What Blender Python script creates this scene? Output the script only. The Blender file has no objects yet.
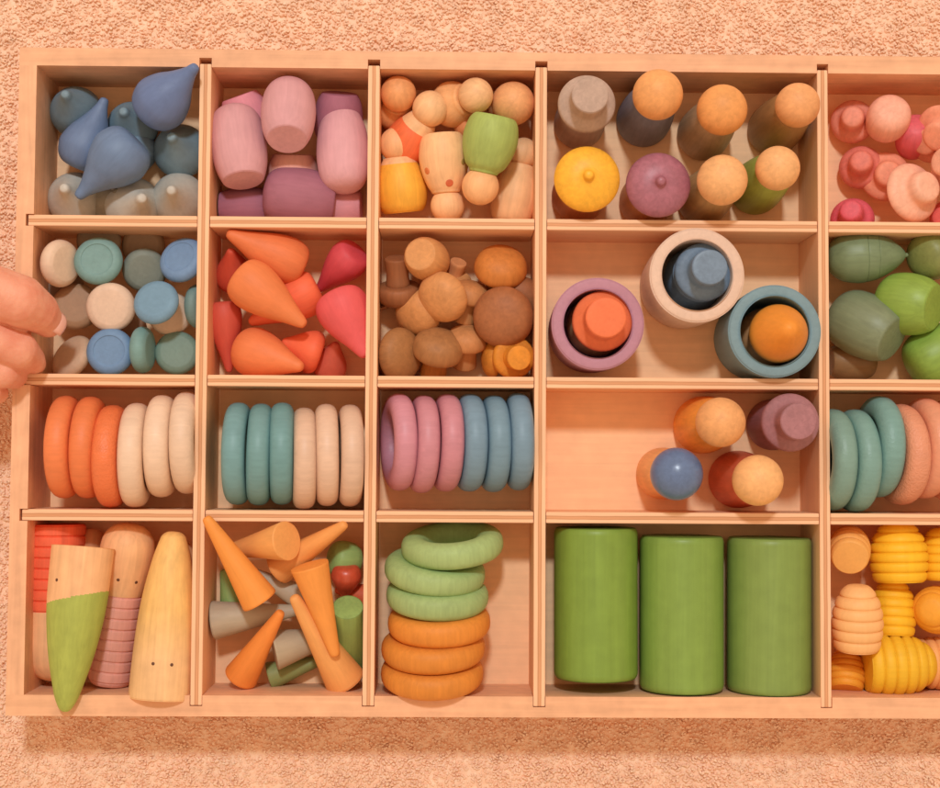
import bpy, math, random
import numpy as np
from mathutils import Vector, Matrix, Euler, Quaternion

# ---------------------------------------------------------------- camera, light, exposure
S = 0.00055                      # one unit = 0.55 mm
H = 1436.0; TOP = 90.0; FL = 8.0
EUL = (math.radians(2.82), math.radians(-0.896), math.radians(0.336))
sc = bpy.context.scene
C = sc.collection
cd = bpy.data.cameras.new('camera'); cam = bpy.data.objects.new('camera', cd); C.objects.link(cam)
cam.location = (0, 0, (H + TOP) * S); cam.rotation_euler = EUL
cd.sensor_width = 36; cd.lens = 36 * H / 940; cd.clip_start = 0.02; cd.clip_end = 50
sc.camera = cam
W = bpy.data.worlds.new('World'); sc.world = W; W.use_nodes = True
bg = W.node_tree.nodes['Background']
AMB = (0.93, 0.585, 0.36)
bg.inputs['Color'].default_value = (*AMB, 1); bg.inputs['Strength'].default_value = 1.0
ld = bpy.data.lights.new('window_light', 'AREA'); lamp = bpy.data.objects.new('window_light', ld); C.objects.link(lamp)
ldir = Vector((-0.03, 0.52, 1)).normalized()
lamp.location = ldir * 2.4
lamp.rotation_euler = ldir.to_track_quat('Z', 'Y').to_euler()
ld.shape = 'DISK'; ld.size = 0.22; ld.energy = 25.5; ld.color = (0.88, 0.95, 1.0)
KEY = (0.385, 0.41, 0.435)
sc.view_settings.view_transform = 'Standard'; sc.view_settings.look = 'None'
sc.view_settings.exposure = 0; sc.view_settings.gamma = 1
sc.render.engine = 'CYCLES'
sc.cycles.max_bounces = 14; sc.cycles.diffuse_bounces = 10

R3 = Euler(EUL, 'XYZ').to_matrix()
def P(px, py, z):
    """pixel of the photo at height z -> point (units)"""
    d = R3 @ Vector(((px - 470) / H, -(py - 394) / H, -1))
    t = (z - TOP - H) / d.z
    return Vector((d.x * t, d.y * t, z))
class Z:
    def __init__(s, x0, y0, k): s.x0, s.y0, s.k = x0, y0, k
    def __call__(s, x, y, z): return P(s.x0 + x * s.k, s.y0 + y * s.k, z)

# ---------------------------------------------------------------- materials
def lin(c): return [((v / 255) / 12.92 if v <= 10 else ((v / 255 + .055) / 1.055) ** 2.4) for v in c]
TOTL = [AMB[i] * 0.85 + KEY[i] for i in range(3)]
def base(c, k=1.0):
    l = lin(c); return [min(.92, l[i] / TOTL[i] * k) for i in range(3)]
MC = {}
def paint(c, rough=.5, grain=.12, spec=.35, k=1.0, bump=.15, speck=0.0, sc_=(430, 430, 26), name=None):
    if c[2] > .64 * c[0] or c[1] > c[0]: c = tuple(v * .84 + w * .16 for v, w in zip(c, (222, 146, 98)))   # cool colours pulled toward orange: overall peach tint mixed into the colour
    grain = grain * 1.9
    key = (tuple(c), rough, grain, spec, k, bump, speck, sc_)
    if key in MC: return MC[key]
    m = bpy.data.materials.new(name or 'painted_wood'); m.use_nodes = True
    nt = m.node_tree; N = nt.nodes; L = nt.links
    b = N['Principled BSDF']; b.inputs['Roughness'].default_value = rough
    b.inputs['Specular IOR Level'].default_value = spec
    tc = N.new('ShaderNodeTexCoord'); mp = N.new('ShaderNodeMapping'); mp.inputs['Scale'].default_value = sc_
    oi = N.new('ShaderNodeObjectInfo')
    addv = N.new('ShaderNodeVectorMath'); addv.operation = 'ADD'
    L.new(tc.outputs['Object'], addv.inputs[0])
    L.new(oi.outputs['Random'], addv.inputs[1])
    L.new(addv.outputs[0], mp.inputs[0])
    n1 = N.new('ShaderNodeTexNoise'); n1.inputs['Scale'].default_value = 1; n1.inputs['Detail'].default_value = 4
    n1.inputs['Distortion'].default_value = .6
    L.new(mp.outputs[0], n1.inputs['Vector'])
    n2 = N.new('ShaderNodeTexNoise'); n2.inputs['Scale'].default_value = 110; n2.inputs['Detail'].default_value = 3
    L.new(addv.outputs[0], n2.inputs['Vector'])
    col = base(c, k)
    mul = N.new('ShaderNodeMath'); mul.operation = 'MULTIPLY_ADD'
    mul.inputs[1].default_value = grain * 2; mul.inputs[2].default_value = 1 - grain
    L.new(n1.outputs['Fac'], mul.inputs[0])
    mul2 = N.new('ShaderNodeMath'); mul2.operation = 'MULTIPLY_ADD'
    mul2.inputs[1].default_value = grain * 1.6; mul2.inputs[2].default_value = -grain * .8
    L.new(n2.outputs['Fac'], mul2.inputs[0])
    ad = N.new('ShaderNodeMath'); ad.operation = 'ADD'
    rv = N.new('ShaderNodeMath'); rv.operation = 'MULTIPLY_ADD'; rv.inputs[1].default_value = .10; rv.inputs[2].default_value = -.05
    L.new(oi.outputs['Random'], rv.inputs[0]); ad0 = N.new('ShaderNodeMath'); ad0.operation = 'ADD'
    L.new(mul2.outputs[0], ad0.inputs[0]); L.new(rv.outputs[0], ad0.inputs[1])
    L.new(mul.outputs[0], ad.inputs[0]); L.new(ad0.outputs[0], ad.inputs[1])
    vm = N.new('ShaderNodeVectorMath'); vm.operation = 'SCALE'; vm.inputs[0].default_value = col
    L.new(ad.outputs[0], vm.inputs['Scale'])
    L.new(vm.outputs[0], b.inputs['Base Color'])
    bp = N.new('ShaderNodeBump'); bp.inputs['Strength'].default_value = bump; bp.inputs['Distance'].default_value = .0006
    L.new(n1.outputs['Fac'], bp.inputs['Height'])
    if speck:
        n3 = N.new('ShaderNodeTexNoise'); n3.inputs['Scale'].default_value = 900; n3.inputs['Detail'].default_value = 2
        L.new(tc.outputs['Object'], n3.inputs['Vector'])
        bp2 = N.new('ShaderNodeBump'); bp2.inputs['Strength'].default_value = speck; bp2.inputs['Distance'].default_value = .0008
        L.new(n3.outputs['Fac'], bp2.inputs['Height']); L.new(bp.outputs[0], bp2.inputs['Normal'])
        L.new(bp2.outputs[0], b.inputs['Normal'])
    else: L.new(bp.outputs[0], b.inputs['Normal'])
    MC[key] = m; return m

def board_mat(c, axis=0, name='bare_wood', k=1.0, gr=.13):
    s = [260, 260, 260]; s[axis] = 12
    return paint(c, .55, gr, .25, k, .2, 0, tuple(s), name)
NAT = lambda c=(246, 178, 118): paint(c, .55, .12, .3, 1, .12, 0, (380, 380, 16), 'natural_wood')

def ply_mat():
    m = bpy.data.materials.new('plywood'); m.use_nodes = True
    nt = m.node_tree; N = nt.nodes; L = nt.links; b = N['Principled BSDF']
    b.inputs['Roughness'].default_value = .6; b.inputs['Specular IOR Level'].default_value = .25
    tc = N.new('ShaderNodeTexCoord'); sx = N.new('ShaderNodeSeparateXYZ'); L.new(tc.outputs['Object'], sx.inputs[0])
    n0 = N.new('ShaderNodeTexNoise'); n0.inputs['Scale'].default_value = 1; n0.inputs['Detail'].default_value = 3
    mp0 = N.new('ShaderNodeMapping'); mp0.inputs['Scale'].default_value = (60, 200, 60); L.new(tc.outputs['Object'], mp0.inputs[0]); L.new(mp0.outputs[0], n0.inputs['Vector'])
    w = N.new('ShaderNodeMath'); w.operation = 'MULTIPLY_ADD'; w.inputs[1].default_value = .0006; L.new(n0.outputs['Fac'], w.inputs[0]); L.new(sx.outputs['Y'], w.inputs[2])
    mr = N.new('ShaderNodeMapRange'); mr.inputs['From Min'].default_value = -5.8 * S; mr.inputs['From Max'].default_value = 5.8 * S
    w2 = N.new('ShaderNodeMath'); w2.operation = 'SUBTRACT'; w2.inputs[1].default_value = .0003; L.new(w.outputs[0], w2.inputs[0])
    L.new(w2.outputs[0], mr.inputs['Value'])
    cr = N.new('ShaderNodeValToRGB'); L.new(mr.outputs[0], cr.inputs[0])
    light = base((255, 188, 138)); dark = base((204, 130, 82)); mid = base((230, 154, 104))
    e = cr.color_ramp.elements
    e[0].position = 0; e[0].color = (*light, 1); e[1].position = 1; e[1].color = (*light, 1)
    for p, cc in ((.31, light), (.36, dark), (.43, mid), (.55, mid), (.62, dark), (.68, light)):
        q = e.new(p); q.color = (*cc, 1)
    # ply layers only show on the sawn edges; the faces are one veneer
    geo = N.new('ShaderNodeNewGeometry'); vt = N.new('ShaderNodeVectorTransform'); vt.vector_type = 'NORMAL'; vt.convert_from = 'WORLD'; vt.convert_to = 'OBJECT'
    L.new(geo.outputs['True Normal'], vt.inputs[0]); s2 = N.new('ShaderNodeSeparateXYZ'); L.new(vt.outputs[0], s2.inputs[0])
    ab = N.new('ShaderNodeMath'); ab.operation = 'ABSOLUTE'; L.new(s2.outputs['Y'], ab.inputs[0])
    gt = N.new('ShaderNodeMath'); gt.operation = 'GREATER_THAN'; gt.inputs[1].default_value = .8; L.new(ab.outputs[0], gt.inputs[0])
    mp = N.new('ShaderNodeMapping'); mp.inputs['Scale'].default_value = (25, 400, 400); L.new(tc.outputs['Object'], mp.inputs[0])
    n1 = N.new('ShaderNodeTexNoise'); n1.inputs['Scale'].default_value = 1; n1.inputs['Detail'].default_value = 5; L.new(mp.outputs[0], n1.inputs['Vector'])
    mx = N.new('ShaderNodeMix'); mx.data_type = 'RGBA'; L.new(gt.outputs[0], mx.inputs['Factor']); L.new(cr.outputs[0], mx.inputs['A']); mx.inputs['B'].default_value = (*base((255, 184, 132)), 1)
    ma = N.new('ShaderNodeMath'); ma.operation = 'MULTIPLY_ADD'; ma.inputs[1].default_value = .3; ma.inputs[2].default_value = .85; L.new(n1.outputs['Fac'], ma.inputs[0])
    vm = N.new('ShaderNodeVectorMath'); vm.operation = 'SCALE'; L.new(mx.outputs['Result'], vm.inputs[0]); L.new(ma.outputs[0], vm.inputs['Scale'])
    L.new(vm.outputs[0], b.inputs['Base Color'])
    return m

# ---------------------------------------------------------------- helpers
def tag(o, label=None, cat=None, group=None, kind=None):
    if label: o['label'] = label
    if cat: o['category'] = cat
    if group: o['group'] = group
    if kind: o['kind'] = kind
    return o
def link(name, verts, faces, mats, smooth=True, parent=None, fm=None):
    me = bpy.data.meshes.new(name)
    me.from_pydata([tuple(c * S for c in v) for v in verts], [], faces)
    for m in (mats if isinstance(mats, list) else [mats]): me.materials.append(m)
    if smooth: me.polygons.foreach_set('use_smooth', [True] * len(me.polygons))
    if fm: me.polygons.foreach_set('material_index', fm)
    me.update()
    o = bpy.data.objects.new(name, me); C.objects.link(o)
    if parent: o.parent = parent
    return o
def box(name, x0, x1, y0, y1, z0, z1, m, parent=None, bev=.8, origin=None, rot=0):
    import bmesh
    bm = bmesh.new(); bmesh.ops.create_cube(bm, size=1)
    for v in bm.verts:
        v.co = Vector(((x0 + x1) / 2 + v.co.x * (x1 - x0), (y0 + y1) / 2 + v.co.y * (y1 - y0), (z0 + z1) / 2 + v.co.z * (z1 - z0))) * S
    if bev: bmesh.ops.bevel(bm, geom=bm.edges[:], offset=bev * S, segments=2, affect='EDGES')
    me = bpy.data.meshes.new(name); bm.to_mesh(me); bm.free(); me.materials.append(m)
    o = bpy.data.objects.new(name, me); C.objects.link(o)
    if parent: o.parent = parent
    return o
def spline(pts, n=6):
    out = []
    k = len(pts)
    for i in range(k - 1):
        p0 = pts[max(0, i - 1)]; p1 = pts[i]; p2 = pts[i + 1]; p3 = pts[min(k - 1, i + 2)]
        for j in range(n):
            t = j / n
            out.append(tuple(.5 * (2 * p1[a] + (p2[a] - p0[a]) * t + (2 * p0[a] - 5 * p1[a] + 4 * p2[a] - p3[a]) * t * t + (3 * p1[a] - p0[a] - 3 * p2[a] + p3[a]) * t ** 3) for a in (0, 1)))
    out.append(pts[-1]); return out
def lathe_geo(prof, seg=44, closed=False):
    """prof: list of (r, z). returns verts, faces"""
    vs = []; fs = []; rings = []
    for r, z in prof:
        if r < 1e-3 and not closed: rings.append([len(vs)]); vs.append((0, 0, z))
        else:
            r = max(r, 1e-3)
            rings.append(list(range(len(vs), len(vs) + seg)))
            for s in range(seg):
                a = 2 * math.pi * s / seg; vs.append((r * math.cos(a), r * math.sin(a), z))
    n = len(rings); ids = []
    for i in range(n if closed else n - 1):
        a = rings[i]; b = rings[(i + 1) % n]
        if len(a) == 1 and len(b) == 1: continue
        for s in range(seg):
            t = (s + 1) % seg
            if len(a) == 1: fs.append((a[0], b[t], b[s]))
            elif len(b) == 1: fs.append((a[s], a[t], b[0]))
            else: fs.append((a[s], a[t], b[t], b[s]))
            ids.append(i)
    return vs, fs, ids
def lathe(name, prof, mat, parent=None, seg=44, closed=False, cut=None):
    """cut: [(z, matindex)...] -> material by height; a part of one colour otherwise"""
    vs, fs, ids = lathe_geo(prof, seg, closed)
    fm = None
    if cut:
        fm = []
        for f in fs:
            z = sum(vs[i][2] for i in f) / len(f); k = 0
            for zz, mi in cut:
                if z >= zz: k = mi
            fm.append(k)
    return link(name, vs, fs, mat, True, parent, fm)
def orient(o, A, B, spin=0):
    d = (B - A)
    q = d.to_track_quat('Z', 'Y') @ Quaternion((0, 0, 1), spin)
    o.location = A * S; o.rotation_mode = 'QUATERNION'; o.rotation_quaternion = q
    return o
def scalep(ctrl, R, L, n=6):
    return [(max(0, r) * R, min(1, max(0, z)) * L) for r, z in spline(ctrl, n)]
rnd = random.Random(4)

DROP = [(0, 0), (.38, .002), (.66, .03), (.88, .11), (1, .25), (.97, .36), (.80, .51), (.55, .65), (.35, .78), (.23, .88), (.19, .94), (.13, .985), (0, 1)]
DROP2 = [(0, 0), (.5, .002), (.78, .025), (.93, .09), (1, .2), (.96, .32), (.84, .46), (.68, .59), (.50, .72), (.35, .84), (.25, .93), (.15, .985), (0, 1)]
EGG = [(0, 0), (.62, 0), (.69, .004), (.76, .03), (.92, .2), (1, .45), (.985, .64), (.90, .81), (.70, .93), (.38, .985), (0, 1)]
CONE = [(0, 0), (.9, 0), (.97, .004), (1, .02), (.95, .08), (.62, .5), (.34, .88), (.26, .97), (.16, .995), (0, 1)]
PEG = [(0, 0), (.88, 0), (.97, .01), (1, .04), (.99, .15), (.93, .4), (.84, .65), (.74, .88), (.66, .97), (.5, 1), (0, 1)]

def single(name, ctrl, A, B, R, col, label, cat, group, mk=None, cut=None, n=6, **kw):
    L = (B - A).length; R = R * (1.1 if ctrl is DROP else 1.07 if ctrl is EGG else 1.035)
    m = mk or paint(col, **kw)
    o = lathe(name, scalep(ctrl, R, L, n), m, cut=[(z * L, i) for z, i in cut] if cut else None)
    orient(o, A, B, rnd.uniform(0, 6)); tag(o, label, cat, group); return o

# ================================================================= SETTING: carpet
def value_noise(nx, ny, cell, rng):
    gx = int(nx / cell) + 3; gy = int(ny / cell) + 3
    g = rng.random((gy, gx)); x = np.arange(nx) / cell; y = np.arange(ny) / cell
    xi = x.astype(int); yi = y.astype(int); fx = x - xi; fy = y - yi
    fx = fx * fx * (3 - 2 * fx); fy = fy * fy * (3 - 2 * fy)
    a = g[np.ix_(yi, xi)]; b = g[np.ix_(yi, xi + 1)]; c = g[np.ix_(yi + 1, xi)]; d = g[np.ix_(yi + 1, xi + 1)]
    return (a * (1 - fx) + b * fx) * (1 - fy)[:, None] + (c * (1 - fx) + d * fx) * fy[:, None]
def carpet():
    st = 2.4; x0, x1, y0, y1 = -640, 700, -500, 600
    nx = int((x1 - x0) / st); ny = int((y1 - y0) / st); rng = np.random.default_rng(3)
    h = 2.0 * value_noise(nx, ny, 4.6, rng) + 1.0 * rng.random((ny, nx)) + 1.2 * value_noise(nx, ny, 19, rng)
    h = h - 5.7
    # the pile is pressed down under the tray
    xs = x0 + np.arange(nx) * st; ys = y0 + np.arange(ny) * st
    X, Y = np.meshgrid(xs, ys); X = X + rng.normal(0, .35, X.shape); Y = Y + rng.normal(0, .35, Y.shape)
    inside = (X > -432) & (X < 566) & (Y > -247) & (Y < 414)
    h = np.where(inside, np.minimum(h, -3), h)
    V = np.stack([X, Y, h], -1).reshape(-1, 3)
    i = np.arange(ny - 1)[:, None] * nx + np.arange(nx - 1)[None, :]
    F = np.stack([i, i + 1, i + nx + 1, i + nx], -1).reshape(-1, 4)
    # short twisted tufts of the pile
    gx, gy = np.meshgrid(np.arange(-570, 610, 3.2), np.arange(-440, 560, 3.2))
    px = (gx + rng.normal(0, 1.2, gx.shape)).ravel(); py = (gy + rng.normal(0, 1.2, gy.shape)).ravel()
    keep = ~((px > -440) & (px < 572) & (py > -256) & (py < 423)); px = px[keep]; py = py[keep]; n = len(px)
    hh = rng.uniform(-1.5, .4, n) + .7 * np.sin(px * .11 + 2 * np.sin(py * .07)) * np.sin(py * .13 + 1.5 * np.sin(px * .05)); r0 = rng.uniform(1.1, 1.9, n); la = rng.uniform(0, 2 * np.pi, n); lm = rng.uniform(1, 4.5, n)
    prof = [(-10, 1.0, 0), (hh - 3.2, 1.1, .35), (hh - 1.1, .95, .8), (hh, .5, 1.1)]; kk = 6; tv = []
    for zz, rr, bend in prof:
        for j in range(kk):
            a = 2 * np.pi * j / kk + la
            tv.append(np.stack([px + np.cos(la) * lm * bend + np.cos(a) * r0 * rr, py + np.sin(la) * lm * bend + np.sin(a) * r0 * rr * .75, np.zeros(n) + zz], -1))
    T = np.stack(tv, 1); m_ = len(prof) * kk; base_i = len(V) + np.arange(n)[:, None] * m_
    tf = []
    for q in range(len(prof) - 1):
        for j in range(kk):
            j2 = (j + 1) % kk; tf.append(base_i + np.array([[q * kk + j, q * kk + j2, (q + 1) * kk + j2, (q + 1) * kk + j]]))
    t0 = (len(prof) - 1) * kk
    tf.append(base_i + np.array([[t0, t0 + 1, t0 + 2, t0 + 5]])); tf.append(base_i + np.array([[t0 + 2, t0 + 3, t0 + 4, t0 + 5]]))
    V = np.concatenate([V, T.reshape(-1, 3)]) * S
    F = np.concatenate([F] + tf)
    me = bpy.data.meshes.new('carpet')
    me.vertices.add(len(V)); me.vertices.foreach_set('co', V.ravel())
    me.loops.add(F.size); me.loops.foreach_set('vertex_index', F.ravel().astype(np.int32))
    me.polygons.add(len(F)); me.polygons.foreach_set('loop_start', (np.arange(len(F)) * 4).astype(np.int32))
    me.polygons.foreach_set('use_smooth', np.ones(len(F), bool))
    me.update(calc_edges=True)
    m = bpy.data.materials.new('carpet_pile'); m.use_nodes = True; nt = m.node_tree; N = nt.nodes; L = nt.links
    b = N['Principled BSDF']; b.inputs['Roughness'].default_value = .95; b.inputs['Specular IOR Level'].default_value = .05
    b.inputs['Sheen Weight'].default_value = .15
    tc = N.new('ShaderNodeTexCoord'); n1 = N.new('ShaderNodeTexNoise'); n1.inputs['Scale'].default_value = 420; n1.inputs['Detail'].default_value = 5
    L.new(tc.outputs['Object'], n1.inputs['Vector'])
    n2 = N.new('ShaderNodeTexNoise'); n2.inputs['Scale'].default_value = 60; n2.inputs['Detail'].default_value = 3; L.new(tc.outputs['Object'], n2.inputs['Vector'])
    cr = N.new('ShaderNodeValToRGB'); L.new(n1.outputs['Fac'], cr.inputs[0]); e = cr.color_ramp.elements
    e[0].position = .3; e[0].color = (*base((250, 186, 144)), 1); e[1].position = .68; e[1].color = (*base((255, 206, 168)), 1)
    mp = N.new('ShaderNodeMath'); mp.operation = 'MULTIPLY_ADD'; mp.inputs[1].default_value = .2; mp.inputs[2].default_value = .92; L.new(n2.outputs['Fac'], mp.inputs[0])
    vm = N.new('ShaderNodeVectorMath'); vm.operation = 'SCALE'; L.new(cr.outputs[0], vm.inputs[0]); L.new(mp.outputs[0], vm.inputs['Scale'])
    L.new(vm.outputs[0], b.inputs['Base Color'])
    me.materials.append(m)
    o = bpy.data.objects.new('carpet', me); C.objects.link(o); tag(o, kind='structure'); return o
carpet()

# ================================================================= TRAY
tray = bpy.data.objects.new('sorting_tray', None); C.objects.link(tray)
tag(tray, 'pale beech sorting tray with plywood dividers lying on the carpet', 'tray')
XO, XI = -434, -416.5; YT, YTI = 417.7, 399.5; YB, YBI = -249.5, -229
XR, XRI = 566, 548
VD = [(-247, 11.5), (-77, 11.5), (92.5, 11.5), (378.5, 10.5)]       # dividers running down the tray (centre, width)
HD = [242.8, 83.0, -52.0]                                        # dividers running across
HW = 11.0
mrx = board_mat((242, 170, 122), 0); mry = board_mat((244, 172, 124), 1)
box('floor_panel', XO + 3, XR - 3, YB + 3, YT - 3, 1.5, FL, board_mat((255, 188, 134), 0, 'floor_ply', 1.06, .07), tray, .5)
ply = ply_mat()
def side(name, along, a0, a1, o0, o1, inner, slots, depth=9, m=None):
    """along 'x' or 'y'; o0..o1 outer thickness; inner = edge facing the cells; slots cut the inner strip"""
    import bmesh
    bm = bmesh.new()
    mid = inner + (depth if o0 > inner else -depth)
    def b(x0, x1, y0, y1, z0, z1):
        r = bmesh.ops.create_cube(bm, size=1)
        for v in r['verts']:
            v.co = Vector(((x0 + x1) / 2 + v.co.x * (x1 - x0), (y0 + y1) / 2 + v.co.y * (y1 - y0), (z0 + z1) / 2 + v.co.z * (z1 - z0))) * S
    def put(s0, s1, t0, t1, z0, z1):
        if along == 'x': b(s0, s1, min(t0, t1), max(t0, t1), z0, z1)
        else: b(min(t0, t1), max(t0, t1), s0, s1, z0, z1)
    put(a0, a1, mid, o0, .5, TOP)
    cur = a0
    for c, w in sorted(slots):
        put(cur, c - w / 2, inner, mid, .5, TOP); put(c - w / 2, c + w / 2, inner, mid, .5, 60); cur = c + w / 2
    put(cur, a1, inner, mid, .5, TOP)
    bmesh.ops.remove_doubles(bm, verts=bm.verts, dist=1e-6)
    me = bpy.data.meshes.new(name); bm.to_mesh(me); bm.free(); me.materials.append(m)
    o = bpy.data.objects.new(name, me); C.objects.link(o); o.parent = tray
vs_ = [(c, w + 1) for c, w in VD]; hs_ = [(c, HW + 1) for c in HD]
side('side_panel', 'x', XO, XR, YT, 0, YTI, vs_, 9.5, mrx)
side('side_panel', 'x', XO, XR, YB, 0, YBI, vs_, 10.5, mrx)
side('side_panel', 'y', YBI, YTI, XO, 0, XI, hs_, 8, mry)
side('side_panel', 'y', YBI, YTI, XR, 0, XRI, hs_, 8, mry)
for c, w in VD:
    y0 = YBI - 9.8; y1 = YTI + 3.5; L_ = y1 - y0
    o = box('divider', -L_ / 2, L_ / 2, -w / 2, w / 2, FL - 70, TOP - 1 - 70, ply, tray, .5)
    o.location = (c * S, (y0 + y1) / 2 * S, 70 * S); o.rotation_euler = (0, 0, math.pi / 2)
edges = [XI - 6] + [v for c, w in VD for v in (c - w / 2 - .6, c + w / 2 + .6)] + [XRI + 6]
for c in HD:
    for k in range(0, len(edges), 2):
        x0, x1 = edges[k], edges[k + 1]
        o = box('divider', -(x1 - x0) / 2, (x1 - x0) / 2, -HW / 2, HW / 2, FL - 70, TOP - 2 - 70, ply, tray, .5)
        o.location = ((x0 + x1) / 2 * S, c * S, 70 * S)

# ================================================================= PIECES
# ---- cell row 1, col 1: blue drops
z = Z(0, 40, .2412)
g = 'blue teardrop pieces in the top left compartment'
B1 = (116, 122, 146); B2 = (128, 128, 140); B3 = (146, 142, 132); B4 = (204, 192, 174)
for A, B, R, col, lab in [
    ((610, 318, 72), (816, 106, 112), 26, (82, 108, 150), 'dark blue teardrop whose tip rests on top of the first divider'),
    ((318, 530, 48), (437, 240, 62), 24, (86, 114, 150), 'slate blue teardrop lying under the central one, tip pointing straight up the picture'),
    ((568, 412, 80), (318, 655, 74), 27.5, (90, 120, 154), 'slate blue teardrop lying across the pile with its tip down to the lower left'),
    ((335, 330, 10), (268, 222, 86), 24.5, (108, 138, 150), 'grey blue teardrop standing upright against the left wall, its pale tip highest up'),
    ((565, 385, 12), (510, 293, 72), 24.5, (108, 138, 150), 'teal grey teardrop standing half hidden between the two crossed blue ones and the dark one'),
    ((765, 485, 10), (708, 398, 76), 26, (110, 138, 148), 'grey blue teardrop standing upright beside the first divider, below the dark blue one'),
    ((330, 680, 10), (263, 612, 80), 26, B4, 'pale grey teardrop standing in the lower left corner of the blue compartment'),
    ((540, 700, 14), (590, 655, 84), 27, B4, 'pale grey teardrop at the bottom middle of the blue compartment, tilted to the right'),
    ((455, 690, 9), (492, 628, 58), 22, (150, 138, 118), 'grey green teardrop mostly hidden behind the pale one at the bottom middle'),
    ((755, 680, 10), (708, 621, 84), 26, (202, 190, 172), 'pale grey teardrop standing in the lower right corner of the blue compartment')]:
    single('teardrop_piece', DROP, z(*A), z(*B), R, col, lab, 'teardrop', g, rough=.5, grain=.07)
single('teardrop_piece', DROP, z(610, 520, 30), z(420, 330, 24), 22, (104, 132, 150), 'grey blue teardrop deep in the pile under the two crossed slate blue ones', 'teardrop', g, rough=.5, grain=.07)

# ---- row 1, col 2: lilac barrels
z = Z(190, 50, .2284)
g = 'lilac and purple barrel pieces'
LI = (226, 156, 156); PI = (234, 142, 142)
for A, B, R, col, lab in [
    ((425, 392, 96), (437, 160, 56), 26, LI, 'light lilac barrel showing its round flat end, top middle of the lilac compartment'),
    ((234, 572, 72), (190, 256, 50), 27, LI, 'light lilac barrel leaning along the left divider of the lilac compartment'),
    ((664, 295, 42), (676, 614, 68), 25.5, (228, 158, 160), 'light lilac barrel leaning on the right, rounded end downward'),
    ((632, 668, 42), (318, 628, 50), 29.5, (164, 94, 110), 'deep purple barrel lying in front at the bottom middle'),
    ((655, 190, 46), (645, 420, 26), 24, (166, 94, 112), 'purple barrel at the top right behind a light lilac one, flat end up'),
    ((215, 200, 44), (300, 420, 28), 24, PI, 'rose pink barrel at the top left behind the light lilac one'),
    ((450, 458, 38), (450, 690, 26), 26, (238, 158, 132), 'pale pink barrel mostly buried in the middle of the lilac compartment'),
    ((132, 690, 30), (370, 690, 30), 20, (164, 92, 110), 'purple barrel in the lower left corner of the lilac compartment'),
    ((750, 690, 31), (540, 690, 28), 21, (226, 142, 146), 'pink barrel in the lower right corner of the lilac compartment')]:
    single('barrel_piece', EGG, z(*A), z(*B), R, col, lab, 'wooden barrel', g, rough=.7, grain=.07, spec=.2)

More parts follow.
